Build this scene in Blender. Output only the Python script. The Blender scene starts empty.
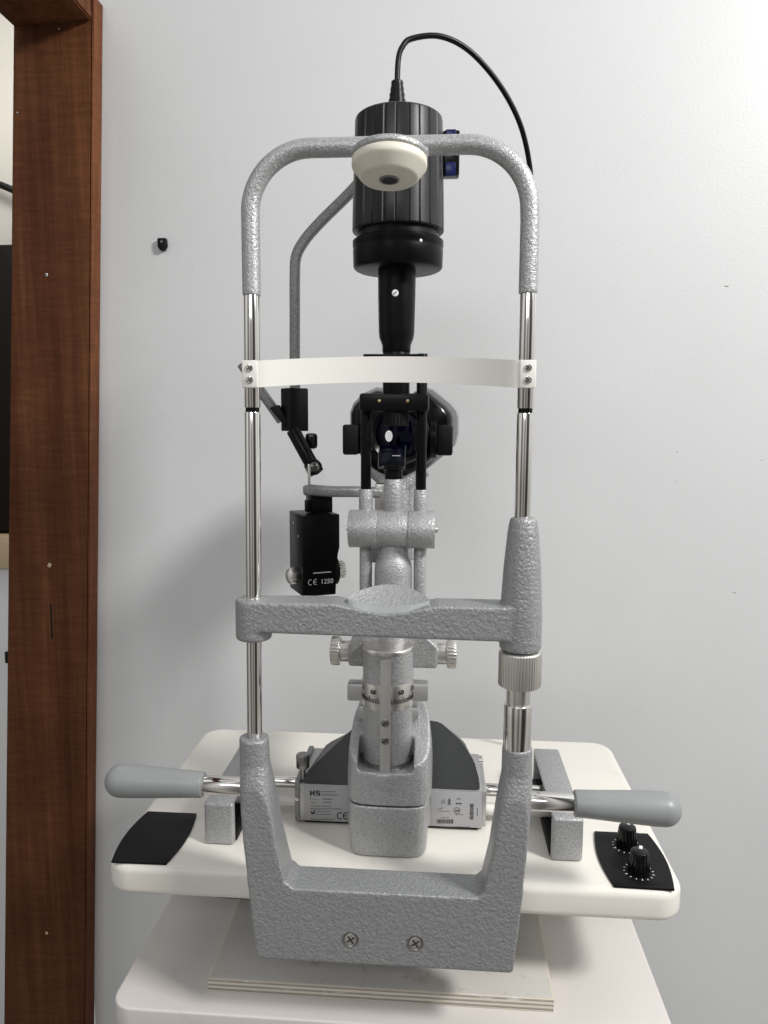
import bpy, bmesh, math, random
import numpy as np
from mathutils import Vector, Matrix
random.seed(7)
S = bpy.context.scene
COL = S.collection
PI = math.pi
MM = 0.001

# ------------------------------------------------------------------ materials
def mat(name):
    m = bpy.data.materials.new(name); m.use_nodes = True
    nt = m.node_tree
    return m, nt, nt.nodes["Principled BSDF"]

def N(nt, t, **kw):
    n = nt.nodes.new(t)
    for k, v in kw.items():
        if k in n.inputs: n.inputs[k].default_value = v
        else: setattr(n, k, v)
    return n

def plain(name, col, rough=.4, metal=0, bump=None, spec=.5, var=0, rvar=0, coat=0):
    """Base colour with optional fine bump (scale, strength, distance), colour mottling and roughness variation."""
    m, nt, b = mat(name)
    b.inputs["Base Color"].default_value = (*col, 1)
    b.inputs["Roughness"].default_value = rough
    b.inputs["Metallic"].default_value = metal
    b.inputs["Specular IOR Level"].default_value = spec
    b.inputs["Coat Weight"].default_value = coat
    tc = N(nt, "ShaderNodeTexCoord")
    if var or rvar:
        no = N(nt, "ShaderNodeTexNoise", Scale=22., Detail=6., Roughness=.6)
        nt.links.new(tc.outputs["Object"], no.inputs["Vector"])
        if var:
            mx = N(nt, "ShaderNodeMix", data_type='RGBA')
            mx.inputs[6].default_value = (*[c*(1-var) for c in col], 1)
            mx.inputs[7].default_value = (*[min(1, c*(1+var)) for c in col], 1)
            nt.links.new(no.outputs["Fac"], mx.inputs[0])
            nt.links.new(mx.outputs[2], b.inputs["Base Color"])
        if rvar:
            mr = N(nt, "ShaderNodeMapRange")
            mr.inputs[3].default_value = max(0, rough-rvar); mr.inputs[4].default_value = rough+rvar
            nt.links.new(no.outputs["Fac"], mr.inputs[0]); nt.links.new(mr.outputs[0], b.inputs["Roughness"])
    if bump:
        n2 = N(nt, "ShaderNodeTexNoise", Scale=float(bump[0]), Detail=3., Roughness=.5)
        nt.links.new(tc.outputs["Object"], n2.inputs["Vector"])
        bp = N(nt, "ShaderNodeBump", Strength=bump[1], Distance=bump[2])
        nt.links.new(n2.outputs["Fac"], bp.inputs["Height"]); nt.links.new(bp.outputs[0], b.inputs["Normal"])
    return m

def hammertone(name, lo=(.335,.34,.345), hi=(.50,.505,.51), scale=520., metal=.42, rough=.38, wave=.38):
    """Silver hammer finish paint: small irregular dimples with paler rims."""
    m, nt, b = mat(name)
    tc = N(nt, "ShaderNodeTexCoord")
    wn = N(nt, "ShaderNodeTexNoise", Scale=scale*.8, Detail=2.)
    nt.links.new(tc.outputs["Object"], wn.inputs["Vector"])
    mixv = N(nt, "ShaderNodeMix", data_type='RGBA'); mixv.inputs[0].default_value = .0035
    nt.links.new(tc.outputs["Object"], mixv.inputs[6]); nt.links.new(wn.outputs["Color"], mixv.inputs[7])
    vo = N(nt, "ShaderNodeTexVoronoi", Scale=scale, feature='SMOOTH_F1')
    vo.inputs["Smoothness"].default_value = .5
    nt.links.new(mixv.outputs[2], vo.inputs["Vector"])
    no = N(nt, "ShaderNodeTexNoise", Scale=scale*1.7, Detail=2., Roughness=.55)
    nt.links.new(tc.outputs["Object"], no.inputs["Vector"])
    add = N(nt, "ShaderNodeMath", operation='MULTIPLY_ADD'); add.inputs[1].default_value = .55
    nt.links.new(vo.outputs["Distance"], add.inputs[0])
    sc = N(nt, "ShaderNodeMath", operation='MULTIPLY'); sc.inputs[1].default_value = .95
    nt.links.new(no.outputs["Fac"], sc.inputs[0]); nt.links.new(sc.outputs[0], add.inputs[2])
    cr = N(nt, "ShaderNodeValToRGB")
    cr.color_ramp.elements[0].position = .50; cr.color_ramp.elements[0].color = (*hi, 1)
    cr.color_ramp.elements[1].position = .92; cr.color_ramp.elements[1].color = (*lo, 1)
    nt.links.new(add.outputs[0], cr.inputs[0]); nt.links.new(cr.outputs[0], b.inputs["Base Color"])
    nw = N(nt, "ShaderNodeTexNoise", Scale=scale*.72, Detail=1., Roughness=.5)
    nt.links.new(tc.outputs["Object"], nw.inputs["Vector"])
    b0 = N(nt, "ShaderNodeBump", Strength=wave, Distance=.0016)
    nt.links.new(nw.outputs["Fac"], b0.inputs["Height"])
    bp = N(nt, "ShaderNodeBump", Strength=.45, Distance=.0009)
    nt.links.new(add.outputs[0], bp.inputs["Height"]); nt.links.new(b0.outputs[0], bp.inputs["Normal"]); nt.links.new(bp.outputs[0], b.inputs["Normal"])
    # slow drift of tone and gloss over the casting
    ns = N(nt, "ShaderNodeTexNoise", Scale=14., Detail=3., Roughness=.6)
    nt.links.new(tc.outputs["Object"], ns.inputs["Vector"])
    rr = N(nt, "ShaderNodeMapRange"); rr.inputs[3].default_value = rough-.07; rr.inputs[4].default_value = rough+.10
    nt.links.new(ns.outputs["Fac"], rr.inputs[0]); nt.links.new(rr.outputs[0], b.inputs["Roughness"])
    b.inputs["Metallic"].default_value = metal; b.inputs["Roughness"].default_value = rough
    return m

def wood(name, g=1.):
    m, nt, b = mat(name)
    tc = N(nt, "ShaderNodeTexCoord")
    mp = N(nt, "ShaderNodeMapping"); mp.inputs["Scale"].default_value = (1, 1, .045)
    nt.links.new(tc.outputs["Object"], mp.inputs[0])
    n0 = N(nt, "ShaderNodeTexNoise", Scale=9., Detail=3., Distortion=.6)
    nt.links.new(mp.outputs[0], n0.inputs["Vector"])
    n1 = N(nt, "ShaderNodeTexNoise", Scale=95., Detail=5., Roughness=.65, Distortion=.3)
    nt.links.new(mp.outputs[0], n1.inputs["Vector"])
    mp2 = N(nt, "ShaderNodeMapping"); mp2.inputs["Scale"].default_value = (.12, .12, 1)
    nt.links.new(tc.outputs["Object"], mp2.inputs[0])
    n2 = N(nt, "ShaderNodeTexNoise", Scale=170., Detail=3., Roughness=.7)      # cross saw marks
    nt.links.new(mp2.outputs[0], n2.inputs["Vector"])
    n3 = N(nt, "ShaderNodeTexNoise", Scale=5., Detail=2.)                        # broad stain variation
    nt.links.new(tc.outputs["Object"], n3.inputs["Vector"])
    a = N(nt, "ShaderNodeMath", operation='MULTIPLY_ADD'); a.inputs[1].default_value = .55
    nt.links.new(n0.outputs["Fac"], a.inputs[0])
    a1 = N(nt, "ShaderNodeMath", operation='MULTIPLY'); a1.inputs[1].default_value = .38
    nt.links.new(n1.outputs["Fac"], a1.inputs[0]); nt.links.new(a1.outputs[0], a.inputs[2])
    a2 = N(nt, "ShaderNodeMath", operation='MULTIPLY_ADD'); a2.inputs[1].default_value = .24
    nt.links.new(n2.outputs["Fac"], a2.inputs[0]); nt.links.new(a.outputs[0], a2.inputs[2])
    a3 = N(nt, "ShaderNodeMath", operation='MULTIPLY_ADD'); a3.inputs[1].default_value = .25
    nt.links.new(n3.outputs["Fac"], a3.inputs[0]); nt.links.new(a2.outputs[0], a3.inputs[2])
    cr = N(nt, "ShaderNodeValToRGB")
    e = cr.color_ramp.elements
    e[0].position = .44; e[0].color = (.026, .0085, .0035, 1)
    e[1].position = .86; e[1].color = (.205, .078, .033, 1)
    k = e.new(.62); k.color = (.088, .0275, .0105, 1)
    k = e.new(.74); k.color = (.128, .047, .0195, 1)
    for q in e: q.color = (*[c*g for c in q.color[:3]], 1)
    nt.links.new(a3.outputs[0], cr.inputs[0]); nt.links.new(cr.outputs[0], b.inputs["Base Color"])
    bp = N(nt, "ShaderNodeBump", Strength=.6, Distance=.0016)
    nt.links.new(a2.outputs[0], bp.inputs["Height"]); nt.links.new(bp.outputs[0], b.inputs["Normal"])
    b.inputs["Roughness"].default_value = .6; b.inputs["Specular IOR Level"].default_value = .14
    return m

def scuffed(name, base, mark, rough, scale=6., thresh=(.60, .70), bump=None):
    """Paint with scattered irregular scuff marks."""
    m, nt, b = mat(name)
    tc = N(nt, "ShaderNodeTexCoord")
    n1 = N(nt, "ShaderNodeTexNoise", Scale=scale*7, Detail=5., Roughness=.68, Distortion=.4)
    n2 = N(nt, "ShaderNodeTexNoise", Scale=scale, Detail=4., Roughness=.6)
    nt.links.new(tc.outputs["Object"], n1.inputs["Vector"]); nt.links.new(tc.outputs["Object"], n2.inputs["Vector"])
    mr = N(nt, "ShaderNodeMapRange"); mr.inputs[1].default_value = thresh[0]; mr.inputs[2].default_value = thresh[1]
    nt.links.new(n1.outputs["Fac"], mr.inputs[0])
    mx = N(nt, "ShaderNodeMix", data_type='RGBA')
    mx.inputs[6].default_value = (*[c*.94 for c in base], 1); mx.inputs[7].default_value = (*[min(1, c*1.05) for c in base], 1)
    nt.links.new(n2.outputs["Fac"], mx.inputs[0])
    m2 = N(nt, "ShaderNodeMix", data_type='RGBA'); m2.inputs[7].default_value = (*mark, 1)
    nt.links.new(mx.outputs[2], m2.inputs[6]); nt.links.new(mr.outputs[0], m2.inputs[0])
    nt.links.new(m2.outputs[2], b.inputs["Base Color"])
    b.inputs["Roughness"].default_value = rough
    if bump:
        n3 = N(nt, "ShaderNodeTexNoise", Scale=bump[0], Detail=4., Roughness=.55)
        nt.links.new(tc.outputs["Object"], n3.inputs["Vector"])
        bp = N(nt, "ShaderNodeBump", Strength=bump[1], Distance=bump[2])
        nt.links.new(n3.outputs["Fac"], bp.inputs["Height"]); nt.links.new(bp.outputs[0], b.inputs["Normal"])
    return m

def ply_edge(name):
    m, nt, b = mat(name)
    tc = N(nt, "ShaderNodeTexCoord"); sp = N(nt, "ShaderNodeSeparateXYZ")
    nt.links.new(tc.outputs["Object"], sp.inputs[0])
    mp = N(nt, "ShaderNodeMapping"); mp.inputs["Scale"].default_value = (8, 8, 60)
    nt.links.new(tc.outputs["Object"], mp.inputs[0])
    no = N(nt, "ShaderNodeTexNoise", Scale=6., Detail=6., Roughness=.65)
    nt.links.new(mp.outputs[0], no.inputs["Vector"])
    ma = N(nt, "ShaderNodeMath", operation='MULTIPLY_ADD'); ma.inputs[1].default_value = .0008
    nt.links.new(no.outputs["Fac"], ma.inputs[0]); nt.links.new(sp.outputs[2], ma.inputs[2])
    fr = N(nt, "ShaderNodeMath", operation='MULTIPLY'); fr.inputs[1].default_value = 1/.0049
    nt.links.new(ma.outputs[0], fr.inputs[0])
    f2 = N(nt, "ShaderNodeMath", operation='FRACT'); nt.links.new(fr.outputs[0], f2.inputs[0])
    cr = N(nt, "ShaderNodeValToRGB"); e = cr.color_ramp.elements
    e[0].position = 0; e[0].color = (.64, .57, .47, 1)
    e[1].position = 1; e[1].color = (.62, .55, .45, 1)
    for p, c in ((.44, (.66, .62, .55)), (.52, (.27, .25, .225)), (.9, (.36, .33, .29))):
        k = e.new(p); k.color = (*c, 1)
    nt.links.new(f2.outputs[0], cr.inputs[0])
    m2 = N(nt, "ShaderNodeMix", data_type='RGBA', blend_type='MIX'); m2.inputs[7].default_value = (.72, .70, .66, 1)
    mr = N(nt, "ShaderNodeMapRange"); mr.inputs[1].default_value = .56; mr.inputs[2].default_value = .74
    nt.links.new(no.outputs["Fac"], mr.inputs[0]); nt.links.new(mr.outputs[0], m2.inputs[0])
    nt.links.new(cr.outputs[0], m2.inputs[6]); nt.links.new(m2.outputs[2], b.inputs["Base Color"])
    bp = N(nt, "ShaderNodeBump", Strength=.5, Distance=.0006)
    nt.links.new(f2.outputs[0], bp.inputs["Height"]); nt.links.new(bp.outputs[0], b.inputs["Normal"])
    b.inputs["Roughness"].default_value = .75
    return m

def glass_mat(name, tint=(.35, .42, .75)):
    m, nt, b = mat(name)
    b.inputs["Base Color"].default_value = (*tint, 1)
    b.inputs["Transmission Weight"].default_value = 1
    b.inputs["Roughness"].default_value = .02
    return m

M = dict(
    hammer=hammertone("silver_hammer_paint"),
    hammer_soft=hammertone("silver_hammer_paint_soft", lo=(.285,.29,.297), hi=(.365,.371,.378), scale=430., metal=.40, rough=.40, wave=.62),  # darker, lower-contrast variant with a stronger wave bump
    hammer_dark=hammertone("grey_hammer_paint", lo=(.20,.203,.206), hi=(.30,.304,.307), metal=.35, rough=.4),
    chrome=plain("polished_chrome", (.74,.725,.70), .09, 1, rvar=.03),
    satin=plain("satin_steel", (.74,.72,.69), .34, 1, bump=(900, .05, .0004), rvar=.06),
    alu=plain("anodised_aluminium", (.50,.50,.50), .42, .75, rvar=.08),
    shell=plain("grey_shell_paint", (.30,.30,.305), .42, .1, rvar=.05),
    bar=plain("matt_nickel", (.56,.545,.52), .42, .55, rvar=.06),
    steel_dark=plain("dark_steel", (.30,.29,.28), .35, 1),
    black=plain("black_paint", (.0028,.0028,.0032), .34, 0, spec=.16, bump=(800, .12, .0005), rvar=.06),
    black_gloss=plain("black_gloss", (.0022,.0022,.0026), .16, 0, spec=.3),
    black_matt=plain("black_matt_plastic", (.0042,.0042,.0048), .5, 0, spec=.2, bump=(1200, .15, .0004), rvar=.06),
    housing=plain("charcoal_housing", (.0115,.012,.0135), .36, 0, spec=.35, bump=(260, .10, .0006), var=.10, rvar=.07),
    rubber=plain("black_rubber", (.004,.004,.004), .35, 0, spec=.25),
    hood=plain("dark_grey_paint", (.036,.039,.039), .45, 0, bump=(900, .08, .0004), rvar=.05),
    grip=plain("grey_grip", (.255,.268,.268), .40, 0, bump=(500, .04, .0004), var=.02, rvar=.04),
    white_strap=plain("white_strap", (.80,.785,.74), .45, 0, var=.02, rvar=.05),
    cream=plain("cream_pad", (.72,.685,.585), .52, 0, bump=(300, .05, .0006), var=.03),
    table=scuffed("cream_table_lacquer", (.77,.745,.685), (.68,.65,.585), .36, 4., (.60, .80), bump=(14., .05, .002)),
    label=plain("label_foil", (.40,.40,.41), .45, .1, var=.05),
    ink=plain("black_ink", (.02,.02,.022), .5),
    greyink=plain("grey_ink", (.12,.12,.125), .5),
    midink=plain("pale_ink", (.30,.30,.31), .5),
    whiteink=plain("white_ink", (.8,.8,.8), .5),
    blue=plain("blue_switch", (.004,.008,.075), .3, 0, spec=.3),
    bluelens=plain("blue_lens_coating", (.0010,.0012,.0065), .07, 0, spec=.22),
    glass=glass_mat("blue_glass"),
    paper=plain("pale_cup_enamel", (.36,.385,.38), .25, .15, coat=.3),
    wood=wood("stained_timber", .84),
    chip=plain("wall_chip", (.50,.50,.50), .6),
    wood_lit=wood("lit_timber_edge", 1.15),  # same timber, paler: light on the jamb's right side put into the colour
    wall=scuffed("wall_paint", (.642,.653,.660), (.614,.627,.634), .46, 3., (.62, .78), bump=(240., .2, .0012)),
    lowtable=scuffed("white_laminate", (.655,.62,.595), (.57,.535,.51), .38, 5., (.62, .82)),
    plytop=scuffed("worn_white_paint", (.53,.51,.475), (.34,.315,.285), .62, 6., (.57, .76), bump=(90., .2, .0008)),
    plyedge=ply_edge("plywood_edge"),
    farwall=plain("far_wall_cream", (.74,.71,.64), .6),
    dark_wood=plain("dark_cabinet", (.006,.0045,.004), .5, spec=.2),
    pale_wood=plain("pale_shelf_wood", (.52,.40,.26), .5, var=.1),
    white=plain("white_cabinet", (.70,.71,.72), .4),
    bright_spot=plain("painted_bright_spot", (.85,.86,.88), .25, 0),  # plain white; brightness seen in the lens put into the colour
    brass=plain("old_gold", (.45,.36,.2), .35, 1),
    led=plain("glass_bead", (.10,.098,.095), .10, .4, coat=1),
)

# ------------------------------------------------------------------ objects
def link(o, parent=None):
    COL.objects.link(o)
    if parent is not None: o.parent = parent
    return o

def worldloc(o):
    v = Vector((0, 0, 0))
    while o is not None:
        v += o.location; o = o.parent
    return v

def thing(name, label, cat, loc=(0, 0, 0), group=None):
    o = bpy.data.objects.new(name, None); o.empty_display_size = .02
    link(o); o.location = Vector(loc)*MM
    o["label"] = label; o["category"] = cat
    if group: o["group"] = group
    return o

def tag(o, label, cat):
    o["label"] = label; o["category"] = cat
    return o

def put(name, bm, m, parent=None, smooth=32, label=None, loc=None):
    """bm in world millimetres -> ONE mesh object."""
    base = worldloc(parent) if parent is not None else (Vector(loc)*MM if loc else Vector((0, 0, 0)))
    bmesh.ops.transform(bm, matrix=Matrix.Translation(-base) @ Matrix.Scale(MM, 4), verts=bm.verts)
    bmesh.ops.recalc_face_normals(bm, faces=bm.faces)
    me = bpy.data.meshes.new(name); bm.to_mesh(me); bm.free()
    ms = m if isinstance(m, (list, tuple)) else [m]
    for x in ms: me.materials.append(x)
    if smooth is not None:
        for p in me.polygons: p.use_smooth = True
        if smooth < 180: me.set_sharp_from_angle(angle=math.radians(smooth))
    o = bpy.data.objects.new(name, me)
    link(o, parent)
    if parent is None: o.location = base
    if label: o["label"] = label
    return o

def struct(name, bm, m, **k):
    o = put(name, bm, m, None, **k); o["kind"] = "structure"; return o

def new(): return bmesh.new()

def frame(d):
    d = Vector(d).normalized()
    u = Vector((1, 0, 0)) if abs(d.x) < .9 else Vector((0, 1, 0))
    u = (u - d*u.dot(d)).normalized()
    return u, d.cross(u), d

def box(bm, c, s, bev=1., rot=None, seg=2):
    r = bmesh.ops.create_cube(bm, size=1)
    vs = r["verts"]
    bmesh.ops.scale(bm, vec=Vector(s), verts=vs)
    if bev:
        es = list({e for v in vs for e in v.link_edges})
        g = bmesh.ops.bevel(bm, geom=es, offset=bev, segments=seg, affect='EDGES', profile=.5)
        vs = list(set([v for v in vs if v.is_valid] + [v for v in g["verts"]]))
    mtx = Matrix.Translation(Vector(c)) @ (rot.to_4x4() if rot is not None else Matrix.Identity(4))
    bmesh.ops.transform(bm, matrix=mtx, verts=vs)
    return vs

def lathe(bm, o, d, prof, seg=48, mod=None, cap=True, u0=None):
    """Revolve (radius, distance) pairs about the axis d through o. mod(angle, k) scales the radius of ring k."""
    u, w, d = frame(d) if u0 is None else (Vector(u0), Vector(d).normalized().cross(Vector(u0)), Vector(d).normalized())
    o = Vector(o); rings = []
    for k, (r, z) in enumerate(prof):
        ring = []
        for i in range(seg):
            a = 2*PI*i/seg
            rr = r*(mod(a, k) if mod else 1)
            ring.append(bm.verts.new(o + d*z + (u*math.cos(a) + w*math.sin(a))*rr))
        rings.append(ring)
    for a, b in zip(rings, rings[1:]):
        for i in range(seg):
            bm.faces.new((a[i], a[(i+1) % seg], b[(i+1) % seg], b[i]))
    if cap:
        bm.faces.new(rings[0][::-1]); bm.faces.new(rings[-1])
    return rings

def cyl(bm, a, b, r, r2=None, bev=.6, seg=40):
    a, b = Vector(a), Vector(b); L = (b-a).length; r2 = r if r2 is None else r2
    prof = [(r-bev, 0), (r-bev*.3, bev*.3), (r, bev), (r2, L-bev), (r2-bev*.3, L-bev*.3), (r2-bev, L)] if bev else [(r, 0), (r2, L)]
    lathe(bm, a, b-a, prof, seg)

def smoothpath(pts, n=8):
    P = [Vector(p) for p in pts]; out = []
    for i in range(len(P)-1):
        p0 = P[max(i-1, 0)]; p1 = P[i]; p2 = P[i+1]; p3 = P[min(i+2, len(P)-1)]
        for k in range(n):
            t = k/n
            out.append(.5*((2*p1) + (p2-p0)*t + (2*p0-5*p1+4*p2-p3)*t*t + (3*p1-p0-3*p2+p3)*t**3))
    out.append(P[-1]); return out

def tube(bm, path, r, seg=20, flat=None, up=None):
    """Sweep a circle (or an ellipse r x flat, with 'up' the flat direction) along the path."""
    P = [Vector(p) for p in path]
    t0 = (P[1]-P[0]).normalized()
    u = frame(t0)[0] if up is None else Vector(up)
    rings = []
    for i, p in enumerate(P):
        t = (P[min(i+1, len(P)-1)] - P[max(i-1, 0)]).normalized()
        u = (u - t*u.dot(t)).normalized(); w = t.cross(u)
        ring = []
        for k in range(seg):
            a = 2*PI*k/seg; c, s = math.cos(a), math.sin(a)
            if flat is not None:
                e = 5
                q = (abs(c)**e + abs(s)**e)**(-1/e)
                ring.append(bm.verts.new(p + u*(c*q*flat) + w*(s*q*r)))
            else:
                ring.append(bm.verts.new(p + u*(c*r) + w*(s*r)))
        rings.append(ring)
    for a, b in zip(rings, rings[1:]):
        for k in range(seg):
            bm.faces.new((a[k], a[(k+1) % seg], b[(k+1) % seg], b[k]))
    bm.faces.new(rings[0][::-1]); bm.faces.new(rings[-1])

def prism(bm, poly, axis, a, b, bev=0, seg=2):
    """Extrude a 2-D outline along an axis between a and b ('y': poly is (x, z); 'z': (x, y); 'x': (y, z))."""
    def P(p, t):
        return {'y': (p[0], t, p[1]), 'z': (p[0], p[1], t), 'x': (t, p[0], p[1])}[axis]
    va = [bm.verts.new(P(p, a)) for p in poly]; vb = [bm.verts.new(P(p, b)) for p in poly]
    fs = [bm.faces.new(va), bm.faces.new(vb[::-1])]
    n = len(poly)
    for i in range(n): fs.append(bm.faces.new((va[i], vb[i], vb[(i+1) % n], va[(i+1) % n])))
    if bev:
        es = list({e for f in fs for e in f.edges})
        bmesh.ops.bevel(bm, geom=es, offset=bev, segments=seg, affect='EDGES', profile=.5)

def loft(bm, loops, cap=True):
    rings = [[bm.verts.new(p) for p in L] for L in loops]
    n = len(rings[0])
    for a, b in zip(rings, rings[1:]):
        for i in range(n): bm.faces.new((a[i], a[(i+1) % n], b[(i+1) % n], b[i]))
    if cap:
        bm.faces.new(rings[0][::-1]); bm.faces.new(rings[-1])

def sup(cx, cy, hx, hy, z, p=4, n=48, f=None):
    out = []
    for i in range(n):
        a = 2*PI*i/n; c, s = math.cos(a), math.sin(a)
        q = (abs(c)**p + abs(s)**p)**(-1/p)
        v = [cx + hx*c*q, cy + hy*s*q, z]
        out.append(f(v) if f else v)
    return out

def lerp_sections(keys, step):
    """keys: rows starting with z; linear interpolation of the rest (eased) every step."""
    out = []; z0, z1 = keys[0][0], keys[-1][0]; n = max(2, int(abs(z1-z0)/step))
    ks = sorted(keys)
    for i in range(n+1):
        z = z0 + (z1-z0)*i/n
        for a, b in zip(ks, ks[1:]):
            if a[0] <= z <= b[0]:
                t = (z-a[0])/(b[0]-a[0]) if b[0] > a[0] else 0
                out.append([z] + [x+(y-x)*t for x, y in zip(a[1:], b[1:])]); break
    return out

def eval_mod(bm, mods):
    """Apply modifiers (list of (type, dict)) to a bmesh given in mm and return a new bmesh."""
    bmesh.ops.recalc_face_normals(bm, faces=bm.faces)
    me = bpy.data.meshes.new("tmp"); bm.to_mesh(me); bm.free()
    o = bpy.data.objects.new("tmp", me); COL.objects.link(o); extra = []
    for t, kw in mods:
        md = o.modifiers.new("m", t)
        for k, v in kw.items():
            if k == "cutter":
                bmesh.ops.recalc_face_normals(v, faces=v.faces)
                cm = bpy.data.meshes.new("tmpc"); v.to_mesh(cm); v.free()
                co = bpy.data.objects.new("tmpc", cm); COL.objects.link(co); extra.append(co)
                md.object = co
            else: setattr(md, k, v)
    bpy.context.view_layer.update()
    dg = bpy.context.evaluated_depsgraph_get()
    me2 = bpy.data.meshes.new_from_object(o.evaluated_get(dg))
    out = bmesh.new(); out.from_mesh(me2)
    for x in [o] + extra:
        d = x.data; bpy.data.objects.remove(x); bpy.data.meshes.remove(d)
    bpy.data.meshes.remove(me2)
    return out

def cast(bm, voxel=1.3, smooth=6, cuts=()):
    """Fuse overlapping solids into one casting with softened edges."""
    mods = [('REMESH', dict(mode='VOXEL', voxel_size=voxel))]
    for c in cuts: mods.append(('BOOLEAN', dict(operation='DIFFERENCE', solver='EXACT', cutter=c)))
    if cuts: mods.append(('REMESH', dict(mode='VOXEL', voxel_size=voxel)))
    mods.append(('SMOOTH', dict(factor=.5, iterations=smooth)))
    return eval_mod(bm, mods)

def text_bm(s, size, mtx, depth=.0, bold=0):
    """Lettering as a flat mesh in millimetres placed with mtx."""
    cu = bpy.data.curves.new("t", 'FONT'); cu.body = s; cu.size = size; cu.offset = bold; cu.resolution_u = 3
    cu.align_x = 'LEFT'; cu.extrude = depth
    o = bpy.data.objects.new("t", cu); COL.objects.link(o); bpy.context.view_layer.update()
    me = bpy.data.meshes.new_from_object(o.evaluated_get(bpy.context.evaluated_depsgraph_get()))
    me.transform(mtx)
    bm = bmesh.new(); bm.from_mesh(me)
    bpy.data.objects.remove(o); bpy.data.curves.remove(cu); bpy.data.meshes.remove(me)
    return bm

def merge(dst, src):
    me = bpy.data.meshes.new("mm"); src.to_mesh(me); src.free(); dst.from_mesh(me); bpy.data.meshes.remove(me)

def basis(o, x, y):
    x = Vector(x).normalized(); y = Vector(y).normalized(); z = x.cross(y)
    return Matrix(((x.x, y.x, z.x, o[0]), (x.y, y.y, z.y, o[1]), (x.z, y.z, z.z, o[2]), (0, 0, 0, 1)))

def slotted_screw(parent, c, d, r, m, h=1.6, slot=True, cross=False, name="screw"):
    bm = new(); u, w, d = frame(d); c = Vector(c)
    lathe(bm, c, d, [(r, -1), (r, h*.5), (r*.9, h*.85), (r*.6, h)], 24)
    o = put(name, bm, m, parent, 40)
    if slot or cross:
        b2 = new(); R = Matrix((u, w, d)).transposed()
        R = R @ Matrix.Rotation(.6, 3, 'Z')
        box(b2, c + d*(h+.02), (r*1.5, r*.26, .25), 0, R)
        if cross: box(b2, c + d*(h+.06), (r*.26, r*1.5, .25), 0, R)
        put("screw_slot", b2, M['ink'], o)
    return o

# ================================================================== SETTING
def quad(bm, a, b, c, d): bm.faces.new([bm.verts.new(p) for p in (a, b, c, d)])

bm = new(); box(bm, (1010, 560, 300), (3180, 120, 2700), 0)
w = struct("wall", bm, M['wall'], smooth=None)
w["label"] = "pale blue grey painted wall behind the instrument"

# adjoining room seen past the timber post
bm = new(); box(bm, (-1500, 1460, 300), (2400, 60, 2900), 0)
struct("adjoining_wall", bm, M['farwall'], smooth=None)
# its contents: dark cabinet, pale shelf, white cabinet
t = thing("cabinet", "dark cabinet with a pale wooden board in the room beyond the timber frame", "cabinet", (-1290, 1350, -700))
bm = new(); box(bm, (-1290, 1380, 560), (420, 70, 810), 3); put("door", bm, M['dark_wood'], t)
bm = new(); box(bm, (-1290, 1360, 100), (420, 110, 95), 3); put("shelf", bm, M['pale_wood'], t)
bm = new(); box(bm, (-1290, 1370, -700), (420, 90, 1500), 3); put("body", bm, M['white'], t)
bm = new(); box(bm, (-1150, 1315, -215), (140, 10, 34), 2); put("handle", bm, M['black_matt'], t)
bm = new(); box(bm, (-1160, 1312, -18), (16, 14, 14), 2); put("lock", bm, M['steel_dark'], t)
tb = new(); tube(tb, smoothpath([(-1300, 1400, 1175), (-1180, 1395, 1130), (-1060, 1390, 1070), (-960, 1400, 1040)]), 10, 10)
tag(put("cable", tb, M['rubber'], None, loc=(-1100, 1400, 1070)), "black cable slung across the cream wall of the far room", "cable")

# timber door frame (leans slightly, as the photo shows)
t = thing("door_frame", "dark stained timber door frame with screws beside the pale wall", "door frame", (-650, 484, -700))
def lean(z): return (z-1090)*.0505
bm = new()
yz = [(-700,), (1092,)]
vsA = []
for z in (-900, 1130):
    xl, xr = -624.5 + (z-1090)*.0670, -496 + (z-1090)*.0510
    vsA.append([(xl, 468, z), (xr, 468, z), (xr+.5, 505, z), (xl, 505, z)])
loft(bm, vsA)
bmesh.ops.bevel(bm, geom=[e for e in bm.edges], offset=2.5, segments=2, affect='EDGES')
jamb = put("jamb", bm, M['wood'], t)
bm = new()
loft(bm, [[(vs[1][0]-1.2, 467, vs[1][2]), (vs[1][0]+1.6, 467, vs[1][2]), (vs[1][0]+1.8, 499, vs[1][2]), (vs[1][0]-1.2, 499, vs[1][2])] for vs in vsA])
bmesh.ops.bevel(bm, geom=[e for e in bm.edges], offset=1.2, segments=2, affect='EDGES')
put("lit_edge", bm, M['wood_lit'], jamb)  # thin sheet over the jamb side, its paler colour stands for light
bm = new()
h0 = [(-624, 467.5, 1087), (-496, 467.5, 1092), (-496, 467.5, 1128), (-624, 467.5, 1128)]
h1 = [(-624, -500, 1087), (-496, -500, 1092), (-496, -500, 1128), (-624, -500, 1128)]
loft(bm, [h0, h1])
bmesh.ops.bevel(bm, geom=[e for e in bm.edges], offset=2.5, segments=2, affect='EDGES')
put("head", bm, M['wood'], t)
for x, z, r in ((-550, 1083, 2.6), (-589, 711, 3.2), (-624, 960, 1.4)):
    slotted_screw(t, (x, 468, z), (0, -1, 0), r, M['chrome'], 1.5)
bm = new(); box(bm, (-608, 467.4, 234), (6, 1, 7), .3, Matrix.Rotation(.5, 3, 'Y')); put("wood_chip", bm, M['pale_wood'], t)
bm = new(); box(bm, (-647, 467.4, -441), (5, 1, 5), .3); put("wood_chip", bm, M['pale_wood'], t)
bm = new(); box(bm, (-610, 467.9, 137), (2.6, .6, 62), .2); put("crack", bm, M['dark_wood'], t)

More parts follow.
